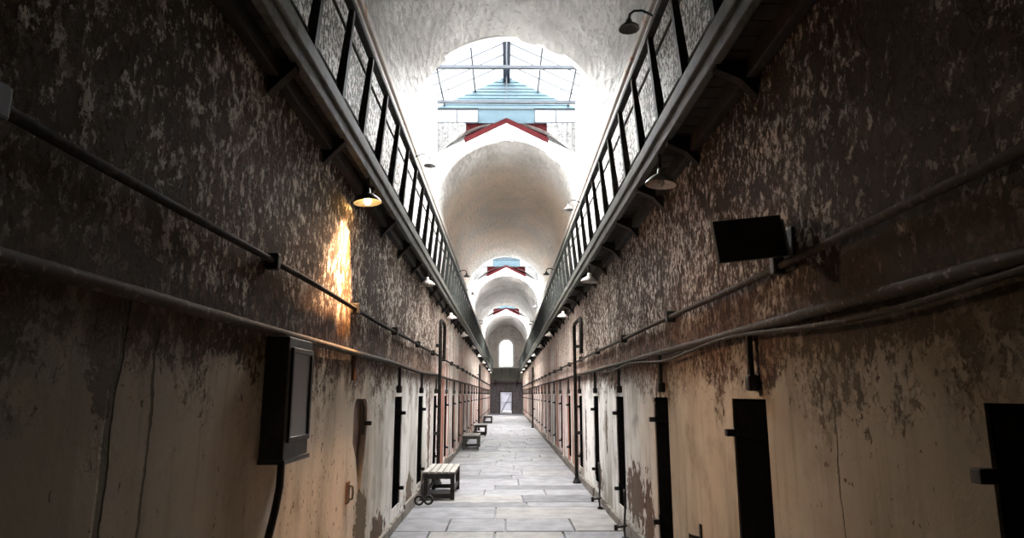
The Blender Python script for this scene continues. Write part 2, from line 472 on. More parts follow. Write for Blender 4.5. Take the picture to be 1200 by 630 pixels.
# upper walls, upper ledge, cornice
for sg, nm in ((-1,'left'),(1,'right')):
    m = MB()
    m.box((min(sg*XU, sg*2.25), Y0, ZG-.02), (max(sg*XU, sg*2.25), Y1, ZS))
    o = m.build('wall_upper_%s' % nm, M_UP)
    struct(o, 'speckled flaking white upper wall behind the %s gallery railing' % nm, 'wall')
    m = MB()
    xi, xo = sg*(XU-.07), sg*(XU+.1)
    m.chbox((min(xi,xo), Y0, ZS-.13), (max(xi,xo), Y1, ZS-.03), .015)
    m.chbox((min(sg*(XU-.035),xo), Y0, ZS-.23), (max(sg*(XU-.035),xo), Y1, ZS-.15), .01)
    struct(m.build('trim_%d' % (1 if sg<0 else 2), M_CORN), 'worn painted cornice where the vault springs from the %s upper wall' % nm, 'trim')

# ------------------------------------------------------------------ vaults and skylight bays
VAULTS = [(Y0, 10.5), (15.0, 28.7), (33.4, 45.0), (50.3, Y1)]
BAYS = [(10.5, 15.0), (28.7, 33.4), (45.0, 50.3)]
def arc(r, n=40):
    return [(-r*math.cos(PI*i/n), r*math.sin(PI*i/n)) for i in range(n+1)]
VW = ['greyish peeling barrel vault overhead in the foreground', 'cream barrel vault beyond the first skylight', 'barrel vault between the second and third skylights', 'last barrel vault before the arched end window']
def make_vault(y0, y1, i):
    m = MB(); n = 40
    k = max(2, int((y1-y0)/.3))
    vs, fs = [], []
    for j in range(k+1):
        y = y0 + (y1-y0)*j/k
        for (x, z) in arc(1.0, n):
            r = XU + .02*noise.noise(Vector((x*2, y*.9, z*2))) + .008*noise.noise(Vector((x*6, y*3, z*6)))
            vs.append((x*r, y, ZS - .03 + z*r))
    w = n+1
    for j in range(k):
        for q in range(n):
            fs.append((j*w+q, j*w+q+1, (j+1)*w+q+1, (j+1)*w+q))
    m.add(vs, fs, True)
    # outer shell
    vs, fs = [], []
    for y in (y0, y1):
        for (x, z) in arc(2.1, n): vs.append((x, y, ZS-.03+z))
    for q in range(n): fs.append((q, q+1, w+q+1, w+q))
    m.add(vs, fs, True)
    o = m.build('ceiling', M_VAULT)
    struct(o, VW[i] if VW[i] else 'barrel vault far behind the viewer', 'vaulted ceiling')
for i, (a, b) in enumerate(VAULTS): make_vault(a, b, i)

EAVE, RIDGE, XE = 8.42, 9.25, 1.72
BW = ['first', 'second', 'third']
wn = [0]
def arch_front(y, th, back, which):
    """white gabled wall round an arch mouth"""
    m = MB(); n = 40
    inner = [(x*1.0, ZS-.03+z) for x, z in arc(XU, n)]
    outer = []
    for (x, z) in inner:
        zt = 8.02 - .80*abs(x)/XU
        outer.append((x*1.0, zt))
    vs = []
    for yy in (y, y+th):
        vs += [(x, yy, z) for x, z in inner]; vs += [(x, yy, z) for x, z in outer]
    w = n+1; N = 2*w; fs = []
    for q in range(n):
        fs.append((q, q+1, w+q+1, w+q)); fs.append((N+q, N+w+q, N+w+q+1, N+q+1))
        fs.append((q, N+q, N+q+1, q+1)); fs.append((w+q, w+q+1, N+w+q+1, N+w+q))
    m.add(vs, fs)
    for sg in (-1, 1):   # beside the arch
        m.box((min(sg*XU, sg*2.2), y, ZS-.03), (max(sg*XU, sg*2.2), y+th, 7.22))
    o = m.build('wall_arch', M_WHITE)
    struct(o, 'white gabled wall round the arch %s the %s skylight' % ('beyond' if not back else 'before', which), 'wall')
def make_bay(i, y0, y1):
    W = BW[i]
    # side walls
    for sg, nm in ((-1,'left'),(1,'right')):
        m = MB()
        m.box((min(sg*XU, sg*2.2), y0, ZS-.03), (max(sg*XU, sg*2.2), y1, 7.5))
        m.box((min(sg*(XU+.02), sg*2.2), y0, 7.5), (max(sg*(XU+.02), sg*2.2), y1, EAVE))
        k = int((y1-y0)/.16)
        for q in range(1, k):   # cover strips of the boarding
            yy = y0 + (y1-y0)*q/k
            m.box((min(sg*(XU-.012), sg*(XU+.05)), yy-.012, 6.4), (max(sg*(XU-.012), sg*(XU+.05)), yy+.012, EAVE-.05))
        struct(m.build('wall_bay_%s' % nm, M_WHITE), 'bright white boarded %s side wall under the %s skylight' % (nm, W), 'wall')
    arch_front(y1, .16, False, W); arch_front(y0-.16, .16, True, W)
    # gable ends of the lantern
    ye = y1 + .17
    m = MB()
    th = .1
    # vertical boarded band with window row above
    for (a, b) in ((-XE-.3, -.98), (.98, XE+.3)):
        m.box((a, ye, 7.30), (b, ye+th, 8.05))
        q = a
        while q < b - .05:
            m.box((q, ye-.012, 7.30), (q+.10, ye, 8.05)); q += .125
    struct(m.build('wall_gable_boards', M_BOARD), 'white vertical boarding at the far end of the %s skylight' % W, 'wall')
    m = MB()
    m.box((-.98, ye+.05, 7.66), (.98, ye+.14, 8.05))
    struct(m.build('wall_gable_recess', M_MAROON), 'dark maroon recess behind the arch gable under the %s skylight' % W, 'wall')
    m = MB()
    for sg in (-1, 1):
        P = [(sg*.0, 8.10), (sg*1.0, 7.60), (sg*1.0, 7.47), (sg*.0, 7.98)]
        m.prism(P, 1, y1-.03, y1+.45)
    struct(m.build('trim_%d' % (10+i), M_MAROON), 'maroon gable roof edge over the arch beyond the %s skylight' % W, 'trim')
    m = MB()   # blue siding: gable + centre panel
    z = EAVE
    while z < RIDGE - .02:
        z2 = min(z+.085, RIDGE)
        hw = lambda q: XE*(RIDGE-q)/(RIDGE-EAVE)
        m.add([(-hw(z),ye-.034,z),(hw(z),ye-.034,z),(hw(z2),ye-.02,z2),(-hw(z2),ye-.02,z2),(-hw(z),ye-.01,z),(hw(z),ye-.01,z)], [(0,1,2,3),(0,4,5,1)])
        z = z2
    m.box((-.68, ye, 8.05), (.68, ye+th, EAVE))
    struct(m.build('wall_gable_siding', M_BLUE), 'pale blue clapboard gable at the far end of the %s skylight' % W, 'wall')
    # row of small windows beside the blue panel
    for sg in (-1, 1):
        wn[0] += 1
        f = MB()
        a, b = (.68, XE)
        for x in (a+.012, (a+b)/2, b-.012): f.box((sg*x-.014, ye-.01, 8.05), (sg*x+.014, ye+.05, EAVE))
        f.box((min(sg*a,sg*b), ye-.01, 8.05), (max(sg*a,sg*b), ye+.05, 8.08)); f.box((min(sg*a,sg*b), ye-.012, EAVE-.03), (max(sg*a,sg*b), ye+.05, EAVE))
        o = f.build('window_%d' % wn[0], M_STEEL)
        struct(o, 'small two-pane window under the %s end of the blue gable of the %s skylight' % ('left' if sg<0 else 'right', W), 'window')
        g = MB(); g.box((min(sg*a,sg*b)+.01, ye+.015, 8.08), (max(sg*a,sg*b)-.01, ye+.02, EAVE-.03))
        g.build('pane', M_GLASS, o)
    # near gable end
    m = MB(); m.prism([(-XE, EAVE), (XE, EAVE), (0, RIDGE)], 1, y0-.3, y0-.2); m.box((-2.2, y0-.3, 7.75), (2.2, y0-.2, EAVE))
    struct(m.build('wall_gable_near', M_WHITE), 'white gable wall at the near end of the %s skylight' % W, 'wall')
    # glazed roof
    wn[0] += 1
    r = MB(); r.box((-.085, y0-.2, RIDGE-.15), (.085, ye, RIDGE+.02))
    root = r.build('window_%d' % wn[0], M_RIDGE)
    struct(root, 'pitched glass roof with dark ridge beam over the %s skylight bay' % W, 'skylight')
    g = MB()
    for sg in (-1, 1):
        g.add([(0,y0-.2,RIDGE+.02),(0,ye,RIDGE+.02),(sg*(XE+.1),ye,EAVE-.02),(sg*(XE+.1),y0-.2,EAVE-.02)], [(0,1,2,3)])
    g.build('roof_glass', M_GLASS, root)
    for sg in (-1, 1):
        for t in (.76, 1.5):
            zz = RIDGE - (RIDGE-EAVE)*t/XE - .03
            q = MB(); q.box((sg*t-.018, y0-.2, zz-.025), (sg*t+.018, ye, zz+.025)); q.build('purlin', M_STEEL, root)
        q = MB(); q.box((min(sg*XE, sg*(XE-.05)), y0-.2, EAVE-.06), (max(sg*XE, sg*(XE-.05)), ye, EAVE)); q.build('eaves_plate', M_STEEL, root)
        k = int((y1-y0)/.55)
        for j in range(1, k+1):
            yy = y0 + (y1-y0)*j/(k+1)
            q = MB(); q.bar((0, yy, RIDGE-.01), (sg*XE, yy, EAVE-.01), .018, h0=.03); q.build('glazing_bar', M_STEEL, root)
    for fr in (.15, .57, .95):
        yy = y0 + (y1-y0)*fr
        q = MB(); q.box((-XE, yy-.035, EAVE-.045), (XE, yy+.035, EAVE+.02)); q.build('tie_beam', M_STEEL, root)
        q = MB(); q.tube([(0,yy,EAVE),(0,yy,RIDGE-.05)], .012, 8); q.build('king_rod', M_STEEL, root)
    for sg in (-1, 1):
        yy = y0 + (y1-y0)*.85
        q = MB(); q.tube([(-XE, yy, EAVE+.10), (XE, yy, EAVE+.10)], .01, 8)
    q.build('tie_rod', M_STEEL, root)
for i, (a, b) in enumerate(BAYS): make_bay(i, a, b)

# ------------------------------------------------------------------ end wall, window, doorway
def arch_poly(hw, z0, zs, n=16):
    return [(-hw, z0)] + [(-hw*math.cos(PI*i/n), zs + hw*math.sin(PI*i/n)) for i in range(n+1)] + [(hw, z0)]
def end_wall():
    HW, WZ0, WZS = .62, 3.95, 5.72
    m = MB(); y = Y1
    ap = arch_poly(HW, WZ0, WZS, 20)[1:-1]
    th = .35
    def quad(a, b, c, d): m.add([(p[0], y, p[1]) for p in (a,b,c,d)] , [(0,1,2,3)])
    # around the window
    m.box((-2.25, y, 2.62), (2.25, y+th, WZ0)); m.box((-2.25, y, WZ0), (-HW, y+th, WZS)); m.box((HW, y, WZ0), (2.25, y+th, WZS))
    n = len(ap)
    for q in range(n-1):
        (x0,z0),(x1,z1) = ap[q], ap[q+1]
        m.add([(x0,y,z0),(x1,y,z1),(x1,y,9.0),(x0,y,9.0),(x0,y+th,z0),(x1,y+th,z1),(x1,y+th,9.0),(x0,y+th,9.0)], [(0,1,2,3),(4,7,6,5),(0,4,5,1)])
    m.box((-2.25, y, WZS), (-HW, y+th, 9.0)); m.box((HW, y, WZS), (2.25, y+th, 9.0))
    struct(m.build('wall_end', M_ENDU), 'mottled grey wall closing the far end round the tall arched window', 'wall')
    # window frame
    f = MB()
    out = arch_poly(HW+.09, WZ0-.06, WZS, 20); inn = arch_poly(HW-.05, WZ0+.05, WZS, 20)
    vs, fs = [], []
    for yy in (y-.05, y+.08):
        vs += [(x,yy,z) for x,z in out] + [(x,yy,z) for x,z in inn]
    n = len(out); N = 2*n
    for q in range(n):
        p = (q+1) % n
        fs += [(q,p,n+p,n+q), (N+q,N+n+q,N+n+p,N+p), (q,N+q,N+p,p), (n+q,n+p,N+n+p,N+n+q)]
    f.add(vs, fs)
    wn[0] += 1
    fr = f.build('window_%d' % wn[0], M_WHITE)
    struct(fr, 'tall narrow round-headed white window high in the far end wall', 'window')
    g = MB()
    b = arch_poly(HW-.04, WZ0+.04, WZS, 20)
    g.add([(x, y+.05, z) for x, z in b], [tuple(range(len(b)))]); g.build('pane', M_GLASS, fr)
    b = MB(); b.box((-.018, y+.02, WZ0), (.018, y+.05, WZS+HW-.05)); b.build('glazing_bar', M_WHITE, fr)
    # lower boarded wall with doorway
    m = MB(); D = .50; DH = 1.78
    y2 = y - .02
    k = 0; x = -1.6
    while x < 1.6:
        a, b_ = x, min(x+.19, 1.6)
        zb = DH if (b_ > -D and a < D) else -.02
        m.box((a+.004, y2-(.03 if k%2 else .022), zb), (b_-.004, y2+.2, 2.62)); k += 1; x += .19
    m.box((-1.6, y2, DH), (1.6, y2+.1, 2.62)); m.box((-1.6, y2, -.02), (-D, y2+.1, DH)); m.box((D, y2, -.02), (1.6, y2+.1, DH))
    struct(m.build('wall_end_boards', M_ENDW), 'weathered dark boarded wall round the far doorway', 'wall')
    fr = MB()
    fr.box((-D-.1, y2-.07, -.02), (-D+.02, y2+.1, DH+.1)); fr.box((D-.02, y2-.07, -.02), (D+.1, y2+.1, DH+.1)); fr.box((-D-.1, y2-.075, DH), (D+.1, y2+.1, DH+.12))
    fr.box((-.03, y2-.06, DH+.1), (.03, y2-.02, 2.5))
    d = fr.build('door_1', M_WOODD)
    struct(d, 'bright open doorway at the far end of the corridor', 'doorway')
    # gate standing in the doorway
    gt = thing('barred_gate', 'grey barred gate with a diagonal brace standing in the bright far doorway', 'gate', (0, y2+.25, 0))
    q = MB()
    for (lo, hi) in (((-.46,0,.05),(-.41,.04,1.72)),((.41,0,.05),(.46,.04,1.72)),((-.46,0,.05),(.46,.04,.11)),((-.46,0,1.66),(.46,.04,1.72)),((-.46,0,.9),(.46,.04,.96))):
        q.box(lo, hi)
    q.build('gate_frame', M_GATE, gt)
    q = MB(); q.bar((-.42,.02,.1),(.42,.02,1.68),.08,h0=.03); q.build('diagonal_brace', M_GATE, gt)
    for j in range(6):
        q = MB(); xx = -.33 + .132*j; q.tube([(xx,.02,.1),(xx,.02,1.68)], .016, 8); q.build('gate_bar', M_GATE, gt)
    # bridge balcony in front of the end wall
    br = thing('end_balcony', 'grey timber balcony crossing the corridor under the far arched window', 'balcony', (0, y-.8, 2.9))
    q = MB(); q.box((-1.18, 0, -.02), (1.18, .74, .10)); q.build('deck', M_UNDER, br)
    q = MB(); q.box((-1.18, -.05, -.06), (1.18, 0, .16)); q.build('front_beam', M_FASCIA, br)
    q = MB(); q.box((-1.18, -.035, .22), (1.18, 0, .86)); q.box((-1.18,-.05,.16),(1.18,.01,.24)); q.box((-1.18,-.05,.84),(1.18,.02,.92)); q.build('parapet_panel', M_FASCIA, br)
    for xx in (-1.1, -.37, .37, 1.1):
        q = MB(); q.box((xx-.04, -.06, .14), (xx+.04, .02, .95)); q.build('parapet_post', M_POST, br)
    for xx in (-.95, .95):
        q = MB(); q.bar((xx, .72, -.5), (xx, .1, -.04), .07); q.build('brace', M_UNDER, br)
    # yard outside; roof and side walls are added to keep daylight off it
    m = MB(); m.box((-3.4, y+.36, 2.75), (3.4, y+11.4, 2.95)); struct(m.build('ceiling_yard_shade', M_UNDER), 'dark roof added to shade the yard outside the far doorway', 'shade roof')
    m = MB(); m.box((-12, y+.36, -.2), (12, y+40, -.03))
    struct(m.build('ground_yard', M_GRAVEL), 'pale gravel yard outside the far doorway', 'ground')
    for sx, nn in ((-1,'left'),(1,'right')):
        m = MB(); m.box((min(sx*3.2,sx*3.4), y+.36, -.05), (max(sx*3.2,sx*3.4), y+7.5, 2.75)); struct(m.build('wall_yard_shade_%s' % nn, M_YARD), 'grey stone %s wall added to shade the yard outside the far doorway' % nn, 'wall')
    m = MB()
    m.chbox((-5, y+11, -.1), (5, y+11.4, 2.75), .05)
    for q in range(6): m.chbox((-5+q*2-.2, y+10.85, -.1), (-5+q*2+.2, y+11.2, 2.7), .04)
    struct(m.build('wall_yard', M_YARD), 'grey stone yard wall seen through the far doorway', 'wall')
end_wall()
# wall behind the viewer
m = MB(); m.box((-2.3, Y0-.3, -.1), (2.3, Y0, 8.5))
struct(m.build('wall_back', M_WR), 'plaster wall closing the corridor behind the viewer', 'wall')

# ------------------------------------------------------------------ galleries and railings
def gallery(sg, nm, ypost):
    root = thing('gallery_walkway', 'dark grey timber gallery walkway projecting above the %s wall' % nm, 'gallery', (0,0,0))
    XF = 1.165
    S = lambda x: sg*x
    def bx(m, x0, y0, z0, x1, y1, z1, c=0):
        lo = (min(S(x0),S(x1)), y0, z0); hi = (max(S(x0),S(x1)), y1, z1)
        m.chbox(lo, hi, c) if c else m.box(lo, hi)
    wx = abs(XL) if sg < 0 else XR
    m = MB(); y = Y0
    bx(m, XF+.02, Y0, ZG+.10, XU-.005, Y1-.85, ZG+.17); m.build('deck', M_UNDER, root)
    m = MB()
    y = Y0; k = 0
    while y < Y1-.9:      # joist ends and boards on the underside
        bx(m, XF+.03, y, ZG+.055, XU-.01, min(y+.14, Y1-.9), ZG+.10 - .006*(k%2)); y += .15; k += 1
    m.build('soffit_boards', M_UNDER, root)
    m = MB(); bx(m, XF+.005, Y0, ZG+.03, XF+.06, Y1-.85, ZG+.13, .008); bx(m, XF-.02, Y0, ZG+.12, XF+.05, Y1-.85, ZG+.20, .012); bx(m, XF, Y0, ZG+.195, XF+.075, Y1-.85, ZG+.265, .01)
    m.build('fascia', M_FASCIA, root)
    m = MB(); bx(m, wx-.075, Y0, ZG-.055, wx-.005, Y1-.85, ZG+.06, .01); m.build('wall_plate', M_UNDER, root)
    y = 1.2
    while y < Y1-1:
        m = MB()
        P = [(S(wx-.01), ZG-.16), (S(wx-.01), ZG+.05), (S(XF+.03), ZG+.05), (S(XF+.03), ZG+.0), (S(wx-.10), ZG-.06)]
        m.prism(P, 1, y, y+.07); m.build('bracket', M_UNDER, root); y += 1.15
    # railing
    rl = thing('gallery_railing', 'black tapered-post railing along the %s gallery' % nm, 'railing', (0,0,0))
    zb, zt = ZG+.265, 4.385
    xb, xt = 1.20, 1.135
    y = ypost - .706*3
    while y < Y1-.95:
        m = MB(); m.bar((S(xb), y, zb+.006), (S(xt), y, zt-.012), .066, .04); m.build('post', M_POST, rl); y += .706
    m = MB(); m.chbox((min(S(xt-.03),S(xt+.035)), 1.0, zt-.01), (max(S(xt-.03),S(xt+.035)), Y1-.9, zt+.045), .012); m.build('top_rail', M_POST, rl)
    m = MB(); m.tube([(S(xt+.055), 1.0, zt-.12), (S(xt+.055), Y1-.9, zt-.12)], .012, 8); m.build('wire_rail', M_FASCIA, rl)
    m = MB(); m.tube([(S(xb+.02), 1.0, zb+.10), (S(xb+.02), Y1-.9, zb+.10)], .014, 8); m.build('foot_rail', M_POST, rl)
    y = ypost + .706*.5 - .706*3
    m = MB()
gallery(-1, 'left', 3.77); gallery(1, 'right', 3.43)

# ------------------------------------------------------------------ cell doors
def make_door(sg, x, b, n, lab):
    """origin at the far jamb at the opening's foot; local y runs away from the viewer; sg = side of the corridor"""
    w = .58 if sg < 0 else .56; h = DZ1-DZ0
    xi = sg*.012
    m = MB(); m.chbox((min(xi, xi+sg*.06), -w, .0), (max(xi, xi+sg*.06), 0, h), .004); root = m.build('door_%d' % n, M_DOOR)
    root.location = (x, b, DZ0)
    for z in (.22, h-.2):
        s = MB(); s.chbox((min(xi-sg*.012, xi), -w+.02, z-.03), (max(xi-sg*.012, xi), -.02, z+.03), .003); s.build('strap_hinge', M_DOOR, root)
    for z in (.18, h-.21):      # iron lugs let into the far jamb, standing proud of the wall
        s = MB(); s.chbox((min(-sg*.05, sg*.011), -.02, z-.022), (max(-sg*.05, sg*.011), .03, z+.022), .005)
        s.build('hinge_lug', M_IRON, root)
    struct(root, lab, 'door'); root['group'] = 'cell doors along the %s wall' % ('left' if sg < 0 else 'right')
    return root
dn = 1
for sg, nm, lst, x in ((-1,'left',doorsL,XL), (1,'right',doorsR,XR)):
    n = 0
    for (a, b) in lst:
        dn += 1
        if b > 1.6:
            lab = 'narrow black iron cell door in the %s wall, %s from the near end' % (nm, ORD[n]); n += 1
        else: lab = 'black iron cell door in the right wall behind the viewer'
        make_door(sg, x, b, dn, lab)

# brown boarded doorway
def brown_door():
    a, b, c, d = BR
    m = MB(); m.chbox((-.09, a-b, 0), (-.06, 0, d-c), .004)
    root = m.build('door_60', M_BROWN); root.location = (XL, b, c)
    struct(root, 'brown boarded cell doorway tapering into broken plaster in the left wall', 'door')
    m = MB()
    m.tube([(-.03, a-b+.015, .3), (-.03, a-b+.015, d-c-.09), (-.03, a-b+.10, d-c-.015), (-.03, -.10, d-c-.015), (-.03, -.015, d-c-.09), (-.03, -.015, .5)], .012, 8)
    m.build('frame_strip', M_WOODD, root)
    s = MB(); s.chbox((-.03, -.02, .585), (.045, .03, .625), .006); s.build('hinge_lug', M_IRON, root)
    # plaster filling the lower corners
    m = MB(); xw = XL
    m.prism([(a, c), (a+.33, c), (a+.16, c+.30), (a, c+.46)], 0, xw-.085, xw)
    m.prism([(b, c), (b, c+.55), (b-.06, c+.3), (b-.19, c)], 0, xw-.085, xw)
    m.prism([(a, d), (a, d-.09), (a+.03, d-.03), (a+.1, d)], 0, xw-.085, xw); m.prism([(b, d), (b-.1, d), (b-.03, d-.03), (b, d-.09)], 0, xw-.085, xw)
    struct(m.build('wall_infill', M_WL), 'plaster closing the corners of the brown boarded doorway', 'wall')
brown_door()
def hasp(x, y, z, sg, lab):
    root = thing('wall_mounted_hasp', lab, 'latch', (x, y, z))
    m = MB(); m.chbox((min(0,-sg*.02), -.045, -.09), (max(0,-sg*.02), .045, .09), .006); m.build('back_plate', M_RUST, root)
    m = MB(); m.tube([(-sg*.015,0,.06),(-sg*.05,0,.05),(-sg*.055,0,0),(-sg*.05,0,-.05),(-sg*.015,0,-.06)], .01, 8); m.build('staple', M_IRON, root)
hasp(XL, 5.93, .78, -1, 'rusty iron hasp low on the left wall beside the brown boarded doorway')

# ------------------------------------------------------------------ pipes
def arcwob(x, y0, y1, z, step, amp, seed):
    r = random.Random(seed); pts = []
    y = y0
    while y < y1:
        pts.append((x + .004*math.sin(y*1.3+seed), y, z + amp*noise.noise(Vector((y*.35, seed, 0))))); y += step
    return pts + [(x, y1, z)]
for sg, nm, x, zu, zl, doors in ((-1,'left',XL,2.335,1.955,doorsL), (1,'right',XR,2.245,1.97,doorsR)):
    root = thing('upper_wall_pipe', 'thin upper pipe running along the %s wall above the cell doors' % nm, 'pipe')
    m = MB(); m.tube(arcwob(x-sg*.04, -6, Y1-.1, zu, .5, .02, 3+sg), .019, 10); m.build('pipe_run', M_PIPED if sg<0 else M_PIPE, root)
    y = 1.6 if sg<0 else 1.05
    while y < Y1-1:
        m = MB(); m.chbox((min(x, x-sg*.075), y-.03, zu-.045), (max(x, x-sg*.075), y+.03, zu+.05), .01); m.build('clamp', M_IRON, root); y += 2.1 if sg<0 else 2.28
    root = thing('lower_wall_pipe', 'thick lower pipe along the %s wall with short drops over the cell doors' % nm, 'pipe')
    m = MB(); m.tube(arcwob(x-sg*.035, -6, Y1-.1, zl, .5, .025, 9+sg), .027, 12); m.build('pipe_run', M_PIPE, root)
    if sg > 0:
        m = MB(); pts = [(px-.02, py, pz-.05+.03*math.sin(py*1.9)) for px,py,pz in arcwob(x-.03, -5.0, 9.5, zl, .25, .03, 5)]
        m.tube(pts, .012, 8); m.build('cable', M_PIPE, root)
    for k, (a, b) in enumerate(doors):
        if b < 2: continue
        yy = a + .10
        m = MB(); m.tube([(x-sg*.035, yy, zl-.02), (x-sg*.035, yy, 1.70)], .02, 8); d = m.build('drop', M_IRON, root)
        m = MB(); m.chbox((min(x, x-sg*.065), yy-.035, 1.62), (max(x, x-sg*.065), yy+.035, 1.71), .014); m.build('junction_box', M_IRON, d)
    if sg < 0:
        m = MB(); m.tube([(x+.035, 5.85, zl-.02), (x+.035, 5.85, 1.72)], .02, 8); m.build('drop', M_RUST, root)
# stand pipes
for (sg, x, yn, yf, zt, lab) in ((-1, XL+.125, 12.55, 13.35, 2.98, 'black bent standpipe against the left wall behind the nearest bench'),
                                 (1, XR-.125, 12.75, 11.6, 2.92, 'black bent standpipe against the right wall'),
                                 (-1, XL+.125, 31.0, 32.0, 2.95, 'far black standpipe against the left wall beyond the benches'),
                                 (1, XR-.125, 33.5, 32.2, 2.92, 'far black standpipe against the right wall')):
    root = thing('standpipe', lab, 'pipe', (x, yn, 0), 'bent standpipes against the walls')
    dy = yf - yn; s = 1 if dy > 0 else -1
    m = MB(); m.tube([(0,0,.0),(0,0,zt-.1),(0,s*.03,zt-.03),(0,s*.1,zt),(0,dy-s*.1,zt),(0,dy-s*.03,zt-.03),(0,dy,zt-.1),(0,dy,2.30)], .034, 12)
    m.build('pipe', M_PIPED, root)
    m = MB(); m.lathe([(0,0),(.075,0),(.075,.03),(.05,.06),(.05,.09)], None, 16); m.build('floor_flange', M_IRON, root)
    for z in (.9, 2.5):
        m = MB(); m.chbox((min(0,sg*.085), -.03, z-.03), (max(0,sg*.12), .03, z+.03), .006); m.build('wall_clip', M_IRON, root)

# ------------------------------------------------------------------ lamps
def gallery_lamp(loc, lit, lab, dark):
    sg = -1 if loc[0] < 0 else 1
    root = thing('shade_lamp', lab, 'lamp', loc, 'shaded lamps under the galleries')
    sh = M_SHADED if dark else M_SHADE
    T = Matrix.Rotation(sg*.10, 4, 'Y')
    m = MB(); m.lathe([(.12,0),(.114,.018),(.09,.045),(.06,.07),(.035,.085),(.03,.13),(0,.135)], T); m.lathe([(.12,0),(.110,.014),(.085,.040),(.055,.064),(.0,.07)], T)
    m.build('lamp_shade', sh, root)
    m = MB(); m.lathe([(0,-.02),(.022,-.012),(.032,.012),(.028,.035),(.016,.06)], T, 14); m.build('bulb', (M_BULB if dark else M_BULBW) if lit else M_BULBOFF, root)
    m = MB(); m.tube([(0,0,.13),(0,0,.20),(sg*.0,0,ZG+.028-loc[2])], .012, 8); m.build('stem', M_IRON, root)
    return root
ly = [5.55, 10.0, 14.5, 19.0, 24.3, 29.5, 35.6, 41, 46.5, 52]
for i, y in enumerate(ly):
    gallery_lamp((-1.197, y, 3.225), i == 0, 'lit shaded lamp under the left gallery glowing warm orange above the streak on the wall' if i == 0 else
                 'pale shaded lamp under the left gallery, %s beyond the glowing orange one' % ORD[i-1], i == 0)
ry = [4.95, 9.5, 14.0, 18.6, 23.4, 28.6, 34, 39.5, 45, 51]
for i, y in enumerate(ry):
    gallery_lamp((1.197, y, 3.20), False, 'pale shaded lamp under the right gallery, %s from the near end' % ORD[i], False)
def gooseneck(loc, lab):
    sg = -1 if loc[0] < 0 else 1
    root = thing('gooseneck_wall_lamp', lab, 'lamp', loc, 'gooseneck lamps on the upper walls')
    m = MB(); T = Matrix.Translation((-sg*.30, 0, 0))
    m.lathe([(.115,-.03),(.11,-.012),(.075,.018),(.04,.04),(.03,.085),(0,.09)], T); m.lathe([(.115,-.03),(.10,-.012),(.065,.012),(0,.025)], T)
    m.build('lamp_shade', M_SHADED, root)
    m = MB(); m.tube([(-sg*.30,0,.085),(-sg*.29,0,.15),(-sg*.24,0,.19),(-sg*.15,0,.195),(-sg*.06,0,.15),(0,0,.10)], .013, 8); m.build('arm', M_IRON, root)
    m = MB(); m.chbox((min(0,-sg*.025), -.04, .05), (max(0,-sg*.025), .04, .15), .008); m.build('wall_plate', M_IRON, root)
for i, y in enumerate((6.7, 14.0, 22.0, 30.5, 38.5)):
    gooseneck((XU, y, 5.58), 'dark gooseneck lamp on the right upper wall, %s from the near end' % ORD[i])
for i, y in enumerate((11.2, 22.4, 26.5, 38.0)):
    gooseneck((-XU, y, 5.58), 'dark gooseneck lamp on the left upper wall, %s from the near end' % ORD[i])

# ------------------------------------------------------------------ cabinet on the left wall
def cabinet():
    y0, y1, z0, z1 = 3.78, 4.235, 1.235, 1.925
    root = thing('wall_cabinet', 'dark metal wall cabinet with narrow glass front on the left wall', 'cabinet', (XL, y0, z0))
    D = .135; W = y1-y0; H = z1-z0
    m = MB(); m.chbox((0,0,0), (D,W,H), .008); m.box((-.0,-.012,-.012),(D+.012,W+.012,.012)); m.build('body', M_CAB, root)
    m = MB()
    a, b, c, d = .07, W-.05, .13, H-.09
    for lo, hi in (((D,a-.03,c-.03),(D+.016,b+.03,c)),((D,a-.03,d),(D+.016,b+.03,d+.03)),((D,a-.03,c),(D+.016,a,d)),((D,b,c),(D+.016,b+.03,d))):
        m.chbox(lo, hi, .004)
    dr = m.build('door', M_CAB, root)
    m = MB(); m.box((D+.001,a,c),(D+.005,b,d)); m.build('glass', M_PANE, dr)
cabinet()
m = MB(); m.tube([(XL+.05,4.02,1.235),(XL+.05,4.02,1.08),(XL+.045,3.98,.95),(XL+.03,3.90,.75),(XL+.05,3.86,.5),(XL+.06,3.84,.02)], .022, 10)
tag(m.build('drain_hose', M_IRON), 'black hose hanging down the left wall below the dark cabinet', 'hose')

# ------------------------------------------------------------------ projecting board on the right wall
def board():
    root = thing('projecting_sign', 'black blank board projecting from the right wall on a bracket, tilted', 'sign', (XR, 3.22, 2.27))
    M = Matrix.Translation((-.22, 0, .09)) @ Matrix.Rotation(math.radians(-7), 4, 'Y') @ Matrix.Rotation(math.radians(4), 4, 'Z')
    m = MB(); m.chbox((-.18,-.02,-.105), (.175,.02,.105), .006, M); m.build('board', M_BOARDK, root)
    m = MB(); m.chbox((.172,-.026,-.11), (.184,.026,.08), .003, M); m.build('edge_strip', M_EDGE, root)
    m = MB(); m.tube([(0,.03,.05),(-.06,.03,.06),(-.10,.02,.07)], .018, 8); m.build('bracket', M_IRON, root)
    m = MB(); m.chbox((-.02,-.03,-.06), (0,.09,.15), .006); m.build('wall_plate', M_IRON, root)
board()

